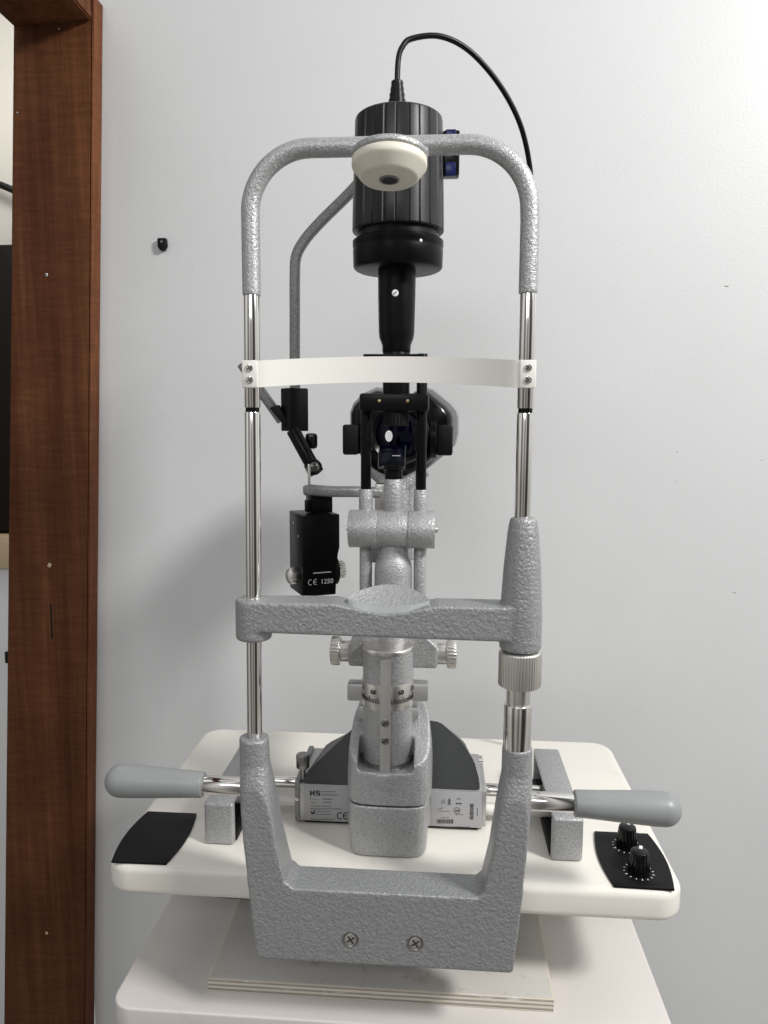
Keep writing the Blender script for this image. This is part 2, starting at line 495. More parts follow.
# small black clip on the wall
t = thing("wall_clip", "small black plastic clip screwed to the bare wall", "clip", (-406, 500, 764))
bm = new(); prism(bm, [(-413, 772), (-399, 772), (-398, 760), (-402, 753), (-409, 753), (-413, 758)], 'y', 491, 500.5, 1.2); put("body", bm, M['black_matt'], t)
slotted_screw(t, (-406, 490.7, 766), (0, -1, 0), 2, M['steel_dark'], .8)

random.seed(21)
for (x, z, r) in ((490, 690, 2.0), (428, 432, 1.2), (560, 420, 1.3), (428, 385, 1.1), (530, 205, 1.5)):
    bm = new(); bmesh.ops.create_icosphere(bm, subdivisions=2, radius=r)
    for v in bm.verts: v.co = Vector((x + v.co.x*random.uniform(.8, 2.4), 500 + v.co.y*.25, z + v.co.z*random.uniform(.6, 1.2)))
    put("paint_chip", bm, M['chip'], w, 180)
# ================================================================== LOWER TABLE, PLYWOOD
def rrect(x0, x1, y0, y1, r, n=8):
    out = []
    for cx, cy, a0 in ((x1-r, y1-r, 0), (x0+r, y1-r, 90), (x0+r, y0+r, 180), (x1-r, y0+r, 270)):
        for i in range(n+1):
            a = math.radians(a0 + 90*i/n); out.append((cx + r*math.cos(a), cy + r*math.sin(a)))
    return out

def slab(x0, x1, y0, y1, r, z0, z1, e, n=14):
    """Board with rounded corners and a rounded edge of radius e."""
    b = new(); prof = [(e*(1-math.cos(a)), e*math.sin(a)) for a in np.linspace(PI/2, 0, 7)]
    loops = []
    for i, h in prof: loops.append((i, z0 + e - h))
    for i, h in prof[::-1]: loops.append((i, z1 - e + h))
    loft(b, [[(x, y, z) for x, y in rrect(x0+i, x1-i, y0+i, y1-i, r-i, n)] for i, z in loops])
    return b
t = thing("side_table", "white laminate side table carrying the plywood board, nearest the camera", "table", (0, 200, -165))
bm = slab(-294, 297, -34, 440, 24, -165, -140, 2.5); put("tabletop", bm, M['lowtable'], t)
bm = new(); prism(bm, rrect(-262, 267, 0, 420, 12), 'z', -700, -165, 2); put("body", bm, M['lowtable'], t)

t = tag(put("plywood_board", (lambda b: (prism(b, [(-195, -3), (177, -3), (181, 330), (-199, 330)], 'z', -140, -125.2, .8), b)[1])(new()),
            M['plyedge'], None, loc=(0, 150, -140), smooth=30), "worn white painted plywood board with layered raw edge on the side table", "board")
bm = new(); prism(bm, [(-193.6, -1.6), (175.6, -1.6), (179.4, 328), (-197.4, 328)], 'z', -125.6, -124.8, .2); put("painted_face", bm, M['plytop'], t)

# ================================================================== INSTRUMENT TABLE
T = thing("instrument_table", "cream rounded instrument tabletop with dark inset panels and black dials", "table", (0, 180, -125))
bm = slab(-310.5, 309, -1, 370, 30, -35, 0, 9); top = put("tabletop", bm, M['table'], T, 60)
bm = new(); prism(bm, rrect(-266, 150, 12, 330, 90, 10), 'z', -40.5, -35.3, 1); put("mounting_plate", bm, M['black_matt'], T)
bm = new(); prism(bm, rrect(-90, 90, 90, 270, 20), 'z', -124.6, -40.7, 2); put("pillar", bm, M['hood'], T)

def panel_outline(sgn):
    pts = []
    L0, L1, Rr0, Rr1 = (236, 109), (235, 4), (296, 3), (297, 109)
    for i in range(13):
        k = i/12; pts.append((L0[0]+(L1[0]-L0[0])*k - 6*math.sin(PI*k), L0[1]+(L1[1]-L0[1])*k))
    for i in range(13):
        k = i/12; pts.append((Rr0[0]+(Rr1[0]-Rr0[0])*k + 6*math.sin(PI*k), Rr0[1]+(Rr1[1]-Rr0[1])*k))
    return [(sgn*(x+(5 if sgn < 0 else 0)), y) for x, y in pts]
for sgn in (1, -1):
    bm = new(); prism(bm, panel_outline(sgn), 'z', -.5, 2.2, .6)
    P = put("control_panel" if sgn > 0 else "blank_panel", bm, M['black_matt'], T)
    if sgn > 0:
        for (kx, ky) in ((266, 80), (267, 31)):
            tb = new()
            for i in range(13):
                a = math.radians(-230 + 280*i/12)
                box(tb, (kx + 15*math.cos(a), ky + 15*math.sin(a), 2.3), (2.6 if i % 3 == 0 else 1.8, .8, .25), 0, Matrix.Rotation(a, 3, 'Z'))
            put("dial_marks", tb, M['whiteink'], P)
for (kx, ky) in ((266, 80), (267, 31)):
    bm = new()
    def fl(a, k): return 1 + (.035*math.cos(a*20) if 1 <= k <= 3 else 0)
    lathe(bm, (kx, ky, 2.2), (0, 0, 1), [(11.5, 0), (11.3, 2.5), (10.6, 8), (9.2, 22), (8.9, 23.4), (8.0, 24), (.01, 24.2)], 80, fl)
    k = put("dial_knob", bm, M['black_gloss'], T, 50)
    bm = new(); box(bm, (kx+2.5, ky+5.4, 26.6), (3.4, 6.2, .5), .2, Matrix.Rotation(-.35, 3, 'Z')); put("pointer_dot", bm, M['whiteink'], k)

# rail covers
for sgn in (-1, 1):
    bm = new()
    A = [(175*sgn, 47), (210*sgn, 47), (210*sgn, 222), (175*sgn, 222)]
    # C section open towards the middle: top, outer wall, front wall, back wall
    prof = [(46, 0), (46, 46), (52, 50), (224, 50), (226, 48), (226, 0)]
    prism(bm, [(210, 0), (210, 50), (178, 50), (178, 45.5), (205, 45.5), (205, 0)] if sgn > 0 else
              [(-210, 0), (-210, 50), (-178, 50), (-178, 45.5), (-205, 45.5), (-205, 0)], 'y', 50, 222, .8)
    box(bm, (194*sgn, 51, 25), (34, 10, 49.8), 4, None, 4)
    box(bm, (194*sgn, 222, 25), (32, 5, 49.6), 2)
    b = put("rail_cover", bm, M['hammer'], T, 40)
    bm = new(); box(bm, (188*sgn, 136, 6), (24, 160, 11), 1.5); put("rail", bm, M['black_matt'], T)
    bm = new(); box(bm, (200*sgn, 136, 25), (3, 166, 39), .5); put("cover_lining", bm, M['black_matt'], T)

# ================================================================== HEADREST
H = thing("chin_rest_frame", "silver hammer finish chin rest frame with chrome posts and white forehead band", "chin rest", (0, -34, -58))
# U shaped base bracket
def clampy(v):
    v[1] = max(v[1], -54.5); return v
bm = new()
for sg in (-1, 1):
    keys = [  # z, cx, hx, cy, hy, p
        (166, 128.3, 14.6, -34, 14.6, 2), (140, 128.4, 14.9, -34, 15.5, 2.1), (118, 126.5, 16.4, -34.5, 20.5, 2.6),
        (95, 124.5, 16.8, -35, 25, 3.2), (60, 121.2, 17.2, -35, 25, 5), (28, 116.5, 19, -35, 25, 6), (-20, 113, 19, -35, 25, 7)]
    loops = [sup(sg*r[1] - (max(0, r[0]-20)*.018 if sg < 0 else 0), r[3], r[2], r[4], r[0], r[5], 56, clampy) for r in lerp_sections(keys, 2.0)]
    loft(bm, loops)
prism(bm, [(-136, 30), (-127, -56), (-124, -58), (125, -58), (128, -56), (136, 30), (97, 24), (92, 19), (-90, 19), (-95, 24)], 'y', -54.5, -14)
put("base_bracket", cast(bm, 1.25, 7), M['hammer_soft'], H, 180)
for x in (-32, 32):
    bm = new(); lathe(bm, (x, -55, -31), (0, -1, 0), [(8.0, -.5), (8.0, .35), (7.2, .5), (6.7, .1), (6.6, -.3)], 40); b = put("bolt_seat", bm, M['steel_dark'], H)
    slotted_screw(b, (x, -55, -31), (0, -1, 0), 6.1, M['satin'], .7, cross=True, name="bolt")
# posts
RX = 126.5
def ring(z, r=7.4):  # little joint line
    bm = new(); lathe(bm, (0, 0, 0), (0, 0, 1), [(r, 0)], 3); return bm
for sg in (-1, 1):
    z0 = 164 if sg < 0 else 384
    def px_(z): return -130.3 + (z-164)*.0093 if sg < 0 else 127.3
    def P3(z): return (px_(z), -34, z)
    bm = new(); cyl(bm, P3(z0), P3(486), 7.4, bev=.5, seg=48); put("post", bm, M['chrome'], H)
    bm = new(); cyl(bm, P3(485), P3(491), 6.5, bev=0); put("post_ring", bm, M['black'], H)
    bm = new(); cyl(bm, P3(490), P3(596), 7.4, bev=.5, seg=48); put("post", bm, M['chrome'], H)
# right post: chrome sleeve, neck, knurled nut
bm = new(); cyl(bm, (128, -34, 160), (128, -34, 209), 13.6, bev=.8, seg=56); put("sleeve", bm, M['chrome'], H)
bm = new(); cyl(bm, (128, -34, 205), (128, -34, 232), 11.6, bev=.3, seg=48); put("sleeve_neck", bm, M['satin'], H)
bm = new()
lathe(bm, (128.6, -34, 226.5), (0, 0, 1), [(17.5, 0), (19.8, 1.2), (20, 2), (20, 33), (19.8, 34), (18, 35.5)], 192,
      lambda a, k: 1 + (.018*math.cos(a*48) if k in (2, 3) else 0))
put("height_nut", bm, M['satin'], H, 50)
# top tube
pts = []
Rb = 56
for z in np.linspace(592.5, 722-Rb, 8): pts.append((-126.3, -34, z))
for a in np.linspace(180, 90, 16)[1:]: pts.append((-126.5+Rb+Rb*math.cos(math.radians(a)), -34, 722-Rb+Rb*math.sin(math.radians(a))))
for x in np.linspace(-126.5+Rb, 126.5-Rb, 14)[1:]: pts.append((x, -34, 722))
for a in np.linspace(90, 0, 16)[1:]: pts.append((126.5-Rb+Rb*math.cos(math.radians(a)), -34, 722-Rb+Rb*math.sin(math.radians(a))))
for z in np.linspace(722-Rb, 592.5, 8)[1:]: pts.append((127, -34, z))
bm = new(); tube(bm, pts, 8.6, 28)
tilt = Vector((0, -.13, -1)).normalized()
padc = Vector((1.5, -40, 712.5))
lathe(bm, padc - tilt*4, tilt, [(28, 0), (33, 1.5), (33.8, 3), (33.8, 7), (32, 8)], 64)
put("top_tube", cast(bm, 1.25, 5), M['hammer'], H, 180)
bm = new()
p0 = padc + tilt*4.0
lathe(bm, p0, tilt, [(32.4, 0), (33.4, 1), (33.6, 6), (33.2, 7.5), (32, 8.8), (26.5, 16), (25, 17.4), (23.4, 18), (9.2, 18.2), (9, 17.6)], 72)
pad = put("forehead_pad", bm, M['cream'], H, 50)
bm = new(); lathe(bm, p0 + tilt*17.9, tilt, [(8.8, 0), (8.8, .9), (8, 1.2), (6.2, .9), (6, -4)], 40, cap=False); put("eyelet", bm, M['steel_dark'], pad)
bm = new(); lathe(bm, p0 + tilt*17.7, tilt, [(6.1, 0), (6.1, .3)], 40); put("eyelet_hole", bm, M['ink'], pad)
# forehead band
bm = new(); bot = []; up_ = []
n = 40
def bandpt(k):
    x = -133 + 267.5*k
    s = min(1, max(0, (1-abs(x)/118)))
    bow = (1-(min(abs(x), 118)/118)**2)
    y = -46.5 + 34*bow
    return x, y, bow
inner = []; outer = []
for i in range(n+1):
    x, y, bow = bandpt(i/n)
    zc = 520.5 + 6.5*bow
    hh = 12.2
    inner.append((x, y, zc, hh))
secs = []
for (x, y, zc, hh) in inner:
    secs.append([(x, y, zc-hh), (x, y, zc+hh), (x, y+1.6, zc+hh), (x, y+1.6, zc-hh)])
loft(bm, secs)
band = put("forehead_band", bm, M['white_strap'], H, 30)
for sg in (-1, 1):
    bm = new(); box(bm, (sg*126.8 + .6, -43.0, 520.5), (14.6, 8.6, 25), 1.2); put("band_clamp", bm, M['white_strap'], band)
    for z in (515.2, 526):
        slotted_screw(band, (sg*126.8 + .8, -47.3, z), (0, -1, 0), 3.5, M['chrome'], 1.3, cross=True)
# chin bar casting
bm = new()
cyl(bm, (-129.3, -34, 266), (-129.3, -34, 307), 17.6, bev=3)
lathe(bm, (128.3, -34, 263), (0, 0, 1), [(18.5, 0), (19.8, 1.5), (20, 8), (19.8, 36), (17.5, 79), (14.4, 114), (12.6, 124), (10.5, 126.5)], 56)
prism(bm, [(-128, 276.5), (-128, 306), (-48, 307), (-38, 304.5), (-22, 299.5), (0, 298), (22, 299.5), (38, 304.5), (48, 307), (125, 307), (125, 273.5)], 'y', -51.5, -16, 2)
put("chin_bar", cast(bm, 1.25, 6), M['hammer_soft'], H, 180)
bm = new(); lathe(bm, (-129, -34, 305), (0, 0, 1), [(8.5, 0), (8.5, 2), (7.2, 2.2)], 32, cap=False); put("collar", bm, M['satin'], H)
# chin cup: trough with a raised hammered back and a smooth pale front lip
def cupsec(k):
    x = -39 + 78*k; q = max(0, 1-(2*k-1)**2)**.85; X = x + 2.5
    P0 = (X, -40-12*q, 301-4.5*q); P1 = (X, -37-2*q, 309-6.5*q); P2 = (X, -36+22*q, 309.3+9.2*q)
    Pm = (X, (P1[1]*.45+P2[1]*.55), (P1[2]*.5+P2[2]*.5) - 1.2*q)
    Pb = (X, P2[1]+3+1*q, P2[2]-1.0)
    return P0, P1, Pm, P2, Pb
a_ = new(); b_ = new(); la = []; lb = []
for i in range(41):
    P0, P1, Pm, P2, Pb = cupsec(i/40)
    la.append([P0, P1, (P1[0], P1[1]+1, P1[2]-2.5), (P1[0], P1[1], 290), (P0[0], P0[1]+2, 290)])
    lb.append([P1, Pm, P2, Pb, (Pb[0], Pb[1]+1, 290), (P1[0], P1[1]+.5, 290)])
loft(a_, la); loft(b_, lb)
cup = put("chin_cup", b_, M['hammer'], H, 50)
put("cup_lip", a_, M['paper'], cup, 50)
# patient handles
for sg in (-1, 1):
    bm = new(); cyl(bm, (sg*136, -30, 109.8 - sg*1.2), (sg*190, -30, 109.5 - sg*1.6), 9.3, bev=.4, seg=48); put("handle_bar", bm, M['chrome'], H)
    prof = [(10.5, 0), (12.2, .8), (12.8, 2), (13.8, 25), (15.2, 50), (16.3, 74), (16.5, 86)]
    for i in range(1, 11):
        a = PI/2*i/10; prof.append((max(.05, 16.5*math.cos(a)), 86 + 16.8*math.sin(a)))
    bm = new(); lathe(bm, (sg*184.5, -30, 109.5 - sg*1.6), (sg, 0, -.025 if sg > 0 else .008), prof, 56); put("hand_grip", bm, M['grip'], H, 60)

# ================================================================== SLIT LAMP
L = thing("slit_lamp", "silver and black slit lamp microscope standing between the chrome posts", "microscope", (-3, 100, 0))
CX = -3
# slide base ----------------------------------------------------------------
def lowf(v): return v
bm = new()
loft(bm, [sup(CX, 84, 43.2, 47, 1.2, 5.5, 64), sup(CX, 84, 45.2, 47.6, 30, 5.5, 64), sup(CX, 84, 45.4, 47.6, 59.2, 5.5, 64)])
put("lower_base", cast(bm, 1.3, 5), M['hammer'], L, 180)
bm = new()
def slant(v):
    v[2] = min(v[2], 107 + max(0, v[1]-40)*.62); return v
loops = [sup(CX+1, 84, r[1], r[2], r[0], r[3], 64, slant) for r in
         lerp_sections([(60.6, 45.6, 47.8, 5), (66, 47.4, 47.8, 5), (90, 47.6, 47.6, 4.5), (112, 46.8, 46.8, 3.6), (140, 43.5, 45, 3), (175, 38, 42, 2.6)], 3)]
loft(bm, loops)
cyl(bm, (-5.5, 73, 78), (-5.5, 73, 98), 38.5, bev=4)
c2 = new(); cyl(c2, (-5.5, 74, 94), (-5.5, 74, 104), 30.4, bev=0); c3 = new(); box(c3, (-5.5, 31, 150), (61.5, 84, 104), 4)
put("upper_base", cast(bm, 1.3, 5, (c2, c3)), M['hammer'], L, 180)
bm = new(); loft(bm, [sup(CX, 84, 44, 46.4, 58, 5, 48), sup(CX, 84, 44, 46.4, 62, 5, 48)]); put("base_seam", bm, M['ink'], L)
# cross slide box and label plates -----------------------------------------
bm = new(); box(bm, (-3.5, 150, 27), (216, 100, 46), 1); sl = put("cross_slide", bm, M['alu'], L)
bm = new(); box(bm, (-3.5, 150, 3.2), (206, 96, 4), .5); put("slide_foot", bm, M['black_matt'], L)
bm = new(); box(bm, (-114.5, 150, 28), (6.5, 100, 50), 1.2); ep = put("end_plate", bm, M['hammer_dark'], L)
slotted_screw(ep, (-115, 99.6, 31), (0, -1, 0), 2.3, M['chrome'], .9)
bm = new(); box(bm, (106.5, 150, 27), (5, 97, 44), 1.2); put("end_plate", bm, M['alu'], L)
def lx(px): return -111 + (px-300)*1.187
def lz(px, py): return 52 - (py-782-(px-300)*.041)*1.26
Yp = 99.2
for x0, x1, nm in ((-106.5, -50, 0), (44, 103.5, 1)):
    bm = new(); box(bm, ((x0+x1)/2, 99.8, 26.8), (x1-x0, 1, 43), .2); lp = put("label_plate", bm, M['label'], L)
    ink = new(); grey = new()
    def put_text(dst, s, px, py, size, bold=0):
        merge(dst, text_bm(s, size, basis((lx(px), Yp, lz(px, py)), (1, 0, 0), (0, 0, 1)), 0, bold))
    def bar(dst, px0, py0, px1, py1):
        x0, x1 = lx(px0), lx(px1); z0, z1 = lz(px0, py1), lz(px0, py0)
        box(dst, ((x0+x1)/2, Yp, (z0+z1)/2), (x1-x0, .15, z1-z0), 0)
    def scribble(dst, px0, px1, py, h=1.0):
        random.seed(int(px0*31+py*7)); x = px0
        while x < px1:
            w = random.uniform(.5, 2.2); bar(dst, x, py-h*random.uniform(.7, 1), min(px1, x+w), py); x += w + random.uniform(.2, .55)
    if nm == 0:
        # bold block initials
        for a, b_, c_, d_ in ((310, 790, 311.6, 795), (313.2, 790, 314.8, 795), (311, 791.9, 314, 793.1),
                              (316, 790, 320.2, 791), (316, 790, 317.4, 793), (316, 791.9, 320.2, 793), (318.8, 792, 320.2, 795), (316, 794, 320.2, 795)):
            bar(ink, a, b_, c_, d_)
        scribble(grey, 321.5, 336, 791.6); scribble(grey, 321.5, 338, 794.8)
        put_text(grey, "Product", 310.5, 799.2, 3.0); scribble(grey, 323, 333, 799, 1.1)
        put_text(grey, "Type", 310.8, 802.6, 3.0); scribble(grey, 323, 331.5, 802.2, 1.1)
        scribble(grey, 310.5, 331, 806, .9); scribble(grey, 310.5, 341, 808.6, .9)
        for a, b_, c_, d_ in ((311, 811.6, 314.8, 813.4), (311, 810.4, 312, 813), (313.8, 809.2, 314.8, 812)): bar(ink, a, b_, c_, d_)
        scribble(grey, 316.5, 330, 811, .8); scribble(grey, 316.5, 332, 814, .8)
        scribble(grey, 310.8, 334, 819, .9)
        put("emblem", ink, M['ink'], lp, None); ink = new()
        ce = [(lx(340.4), lz(340.4, 815.2)), (lx(346.4), lz(346.4, 815.2))]
        for q, (cx_, cz_) in enumerate(ce):
            P_ = [(cx_ + 3.6*math.cos(a), Yp, cz_ + 3.9*math.sin(a)) for a in np.linspace(math.radians(55), math.radians(305), 18)]
            tube(ink, P_, .62, 6)
            if q: box(ink, (cx_-1.2, Yp, cz_), (4.2, .5, 1.1), 0)
    else:
        tri = [(441, 802.2), (443, 798.6), (445, 802.2)]
        for a, b_ in zip(tri, tri[1:]+tri[:1]):
            tube(grey, [(lx(a[0]), Yp, lz(*a)), (lx(b_[0]), Yp, lz(*b_))], .3, 5)
        for a, b_ in (((449, 799.2), (449, 801.6)), ((449, 801.4), (447.6, 804)), ((449, 801.4), (450.4, 804)), ((447.4, 800.4), (450.6, 800.2))):
            tube(ink, [(lx(a[0]), Yp, lz(*a)), (lx(b_[0]), Yp, lz(*b_))], .5, 5)
        lathe(ink, (lx(449), Yp+.2, lz(449, 798.5)), (0, -1, 0), [(.9, 0), (.9, .3)], 12)
        scribble(grey, 456, 460.5, 798.6, .9); scribble(ink, 455.4, 461, 803.4, 1.5)
        scribble(grey, 438, 450, 810.6, .7); tube(grey, smoothpath([(lx(x), Yp, lz(x, y)) for x, y in ((438, 809), (440, 807), (441, 808.6), (443, 805.4))]), .25, 5)
        tube(grey, [(lx(456.6)+3.6*math.cos(a), Yp, lz(456.6, 809.6)+3.6*math.sin(a)) for a in np.linspace(0, 2*PI, 25)], .4, 5)
        scribble(ink, 454.8, 458.6, 810.6, 1.8); scribble(grey, 455.5, 463, 813.8, .7)
        random.seed(3); x = 437.
        while x < 452.5:
            w_ = random.choice((.45, .7, 1.0)); bar(ink, x, 818.4, x+w_, 822.4); x += w_ + random.choice((.4, .55))
        scribble(grey, 440.5, 449, 817, .7)
        y = 803.
        while y < 818:
            w_ = random.choice((.45, .7, 1.0)); bar(ink, 469.2, y, 473, y+w_); y += w_ + random.choice((.4, .55))
        scribble(grey, 440, 470, 826, .7)
        bar(grey, 476.2, 807, 477, 815)
    put("lettering", ink, M['ink'], lp, None); put("fine_print", grey, M['greyink'] if nm else M['greyink'], lp, None)
# hood over the slide
bm = new()
f0 = [(-108.5, 101, 49), (-107, 112, 58), (-98, 125, 68), (-59, 125, 104), (-46, 125, 116), (36, 125, 124), (54, 125, 122), (79, 125, 102), (95, 122, 80), (101, 112, 60), (101.5, 101, 49)]
f0 = [(x, 101+(z-49)*.33, z) for x, y, z in f0]
f1 = [(x*.9, 200, 49+(z-49)*.55) for x, y, z in f0]
loft(bm, [f0, f1]); bmesh.ops.bevel(bm, geom=list(bm.edges), offset=2, segments=2, affect='EDGES'); put("hood", bm, M['hood'], L, 40)
bm = new()
lathe(bm, (-109, 108, 52), (0, 0, 1), [(3.2, 0), (3.2, 14), (3.4, 14.5), (7.4, 15), (7.8, 16), (7.8, 30), (7, 31.4)], 60, lambda a, k: 1+(.03*math.cos(a*20) if k > 4 else 0)); put("thumb_screw", bm, M['steel_dark'], L, 45)
bm = new(); lathe(bm, (100, 112, 82), (1, 0, 0), [(3, 0), (3, 4), (2, 5)], 20); put("hood_screw", bm, M['satin'], L)
# axles
for xa, xb in ((-196, -110), (104, 196)):
    bm = new(); cyl(bm, (xa, 140, 32), (xb, 140, 32), 7.6, bev=.3); put("axle", bm, M['chrome'], L)
    bm = new(); cyl(bm, (xa, 124, 15), (xb, 124, 15), 6.5, bev=.3); put("guide_shaft", bm, M['white_strap'], L)
for sg in (-1, 1):
    bm = new(); lathe(bm, (sg*180, 140, 31), (sg, 0, 0), [(10, 0), (13.6, 1), (14, 2), (14, 9), (13.6, 10), (10, 10.5)], 96, lambda a, k: 1+(.03*math.cos(a*32) if k in (2, 3) else 0)); put("wheel", bm, M['steel_dark'], L)

# pivot cylinder -------------------------------------------------------------
PX, PY = -5.5, 75
bm = new(); lathe(bm, (PX, PY, 92), (0, 0, 1), [(25, 0), (25.5, .5), (25.5, 9), (24, 10)], 64); put("pivot_foot", bm, M['satin'], L)
bm = new(); cyl(bm, (PX, PY, 101), (PX, PY, 226), 28, bev=.8, seg=72); pv = put("pivot_cylinder", bm, M['hammer'], L)
bm = new(); lathe(bm, (PX, PY, 225), (0, 0, 1), [(27, 0), (28.5, .6), (28.7, 1.4), (28.7, 4), (27.9, 5.4), (26.8, 5.9), (.01, 6.2)], 72); put("cap", bm, M['satin'], pv, 40)
bm = new(); cyl(bm, (PX, PY, 164), (PX, PY, 192), 28.7, bev=.4, seg=96); sr = put("scale_ring", bm, M['satin'], pv)
ink = new()
for i in range(-22, 23):
    a = -PI/2 + math.radians(4.0)*i; r = 28.8; h = 7 if i % 5 == 0 else 4.6
    box(ink, (PX + r*math.cos(a), PY + r*math.sin(a), 172 + h/2), (.3, .95, h), 0, Matrix.Rotation(a, 3, 'Z'))
for i, s in ((-18, "30"), (-8, "60"), (8, "60"), (18, "30")):
    a = -PI/2 + math.radians(4.0)*i - .09; r = 28.9
    merge(ink, text_bm(s, 7.2, basis((PX + r*math.cos(a), PY + r*math.sin(a), 182.0), (-math.sin(a), math.cos(a), 0), (0, 0, 1)), 0, .22))
put("scale_marks", ink, M['ink'], sr, None)
bm = new(); box(bm, (PX-.3, 43.8, 155), (11.6, 6, 136), .7); ib = put("index_bar", bm, M['bar'], L)
for z in (133, 153): slotted_screw(ib, (PX-.3, 40.9, z), (0, -1, 0), 4.5, M['steel_dark'], .8)
# arms and clamp levers
bm = new()
box(bm, (-40, 80, 175), (22, 18, 20), 2); put("lever", bm, M['alu'], L)
bm = new(); box(bm, (29, 80, 177), (22, 18, 20), 2); put("lever", bm, M['alu'], L)
bm = new(); box(bm, (-5, 88, 150), (70, 24, 17), 4); put("lower_arm", bm, M['alu'], L)
bm = new()
prism(bm, [(-52, 200), (-52, 226), (-44, 232), (-24, 258), (22, 258), (40, 232), (50, 227), (50, 200)], 'y', 86, 124, 3)
cyl(bm, (-2, 105, 180), (-2, 105, 270), 24)
put("tilt_block", cast(bm, 1.3, 5), M['hammer'], L, 180)
for sg in (-1, 1):
    xo = -50 if sg < 0 else 48
    bm = new(); cyl(bm, (xo, 104, 213), (xo+sg*14, 104, 213), 12.4, bev=.5); k = put("knob_neck", bm, M['satin'], L)
    bm = new(); lathe(bm, (xo+sg*12, 104, 213), (sg, 0, 0), [(14.5, 0), (16, 1), (16.2, 1.6), (16.2, 10), (15.8, 11), (12, 12)], 128, lambda a, k: 1+(.03*math.cos(a*26) if k in (2, 3) else 0)); put("centring_knob", bm, M['satin'], L, 50)
# illumination column ---------------------------------------------------------
IX, IY = -2, 105
bm = new()
lathe(bm, (IX, IY, 225), (0, 0, 1), [(22, 0), (21.5, 80), (21, 91), (18, 99), (17, 101), (17, 125)], 56); put("column", bm, M['hammer'], L, 50)
bm = new(); cyl(bm, (IX-49, IY-10, 358), (IX-17, IY-10, 358), 21.2, bev=.5, seg=64); put("roller_end", bm, M['hammer'], L)
bm = new(); cyl(bm, (IX+17.6, IY-10, 358), (IX+47, IY-10, 358), 21.2, bev=.5, seg=64); put("roller_end", bm, M['hammer'], L)
bm = new(); cyl(bm, (IX-17, IY-10, 358), (IX+17.6, IY-10, 358), 20.2, bev=.3, seg=64); put("roller", bm, M['hammer'], L)
for sg in (-1, 1):
    xo = IX + (-49 if sg < 0 else 47)
    bm = new(); lathe(bm, (xo, IY-8, 358), (sg, 0, 0), [(4.5, -1), (4.5, 2), (3, 2.4), (3, 3.6)], 24); put("roller_screw", bm, M['satin'], L)
    x = -33.5 if sg < 0 else 28.5
    bm = new(); cyl(bm, (x, IY, 240), (x, IY, 340), 7.2, bev=.3); put("lower_prong", bm, M['hammer'], L)
    bm = new(); cyl(bm, (x, IY, 360), (x, IY, 402), 7.9, bev=.5); put("upper_prong", bm, M['hammer'], L)
    bm = new(); cyl(bm, (x, IY, 398), (x, IY, 552 if sg > 0 else 500), 5.9, bev=.3); put("guide_rod", bm, M['black'], L)
    bm = new(); box(bm, (x - sg*4, IY, 462), (6, 10, 34), 2); put("rod_clip", bm, M['black'], L)
bm = new(); cyl(bm, (IX, IY-4, 372), (IX, IY-4, 414), 10.6, bev=.4); put("mirror_post", bm, M['hammer'], L)
bm = new(); lathe(bm, (IX, IY-4, 413), (0, 0, 1), [(10, 0), (10, 10), (13, 12), (13, 17), (12, 17.5)], 40); put("mirror_base", bm, M['black'], L)
R_ = Matrix.Rotation(math.radians(-28), 3, 'X')
bm = new(); box(bm, (IX-2, IY-4, 438), (29, 5, 27), .5, R_); mi = put("prism_mirror", bm, M['bluelens'], L)
bm = new(); box(bm, (IX+3, IY-7.2, 440), (9, .3, .9), 0, R_); put("mirror_edge", bm, M['alu'], mi)
fr_ = new()
for (dx, dz, sx, sz) in ((-15, 0, .7, 27), (15, 0, .7, 27), (0, -13.6, 30, .7)):
    box(fr_, Vector((IX-2, IY-4, 438)) + R_ @ Vector((dx, -2.7, dz)), (sx, .7, sz), 0, R_)
put("mirror_frame", fr_, M['hood'], mi)
# black bracket, plate and tube
bm = new(); box(bm, (-1.5, IY-2, 498.5), (76, 30, 20), 3); br = put("bracket", bm, M['black'], L)
for x in (-17.5, 13.5): slotted_screw(br, (x, IY-17.1, 500), (0, -1, 0), 1.7, M['brass'], .4, slot=False)
bm = new(); lathe(bm, (0, IY, 473), (0, 0, 1), [(13, 0), (14, .5), (14, 15), (12.5, 16)], 96, lambda a, k: 1+(.025*math.cos(a*24) if k in (1, 2) else 0)); put("slit_ring", bm, M['black_matt'], L)
bm = new(); cyl(bm, (0, IY, 488), (0, IY, 556), 15, bev=.4); put("lower_tube", bm, M['black'], L)
bm = new(); box(bm, (-2, IY, 549), (66, 34, 3), .8); put("stop_plate", bm, M['black'], L)
bm = new(); lathe(bm, (0, IY, 553), (0, 0, 1), [(15, 0), (15.6, 1), (15.8, 8), (18.8, 16), (19.6, 22), (20.4, 60), (20.8, 98)], 56); lt = put("lamp_tube", bm, M['black'], L)
slotted_screw(lt, (-.5, IY-20.2, 614), (0, -1, 0), 3.6, M['whiteink'], 1.0)
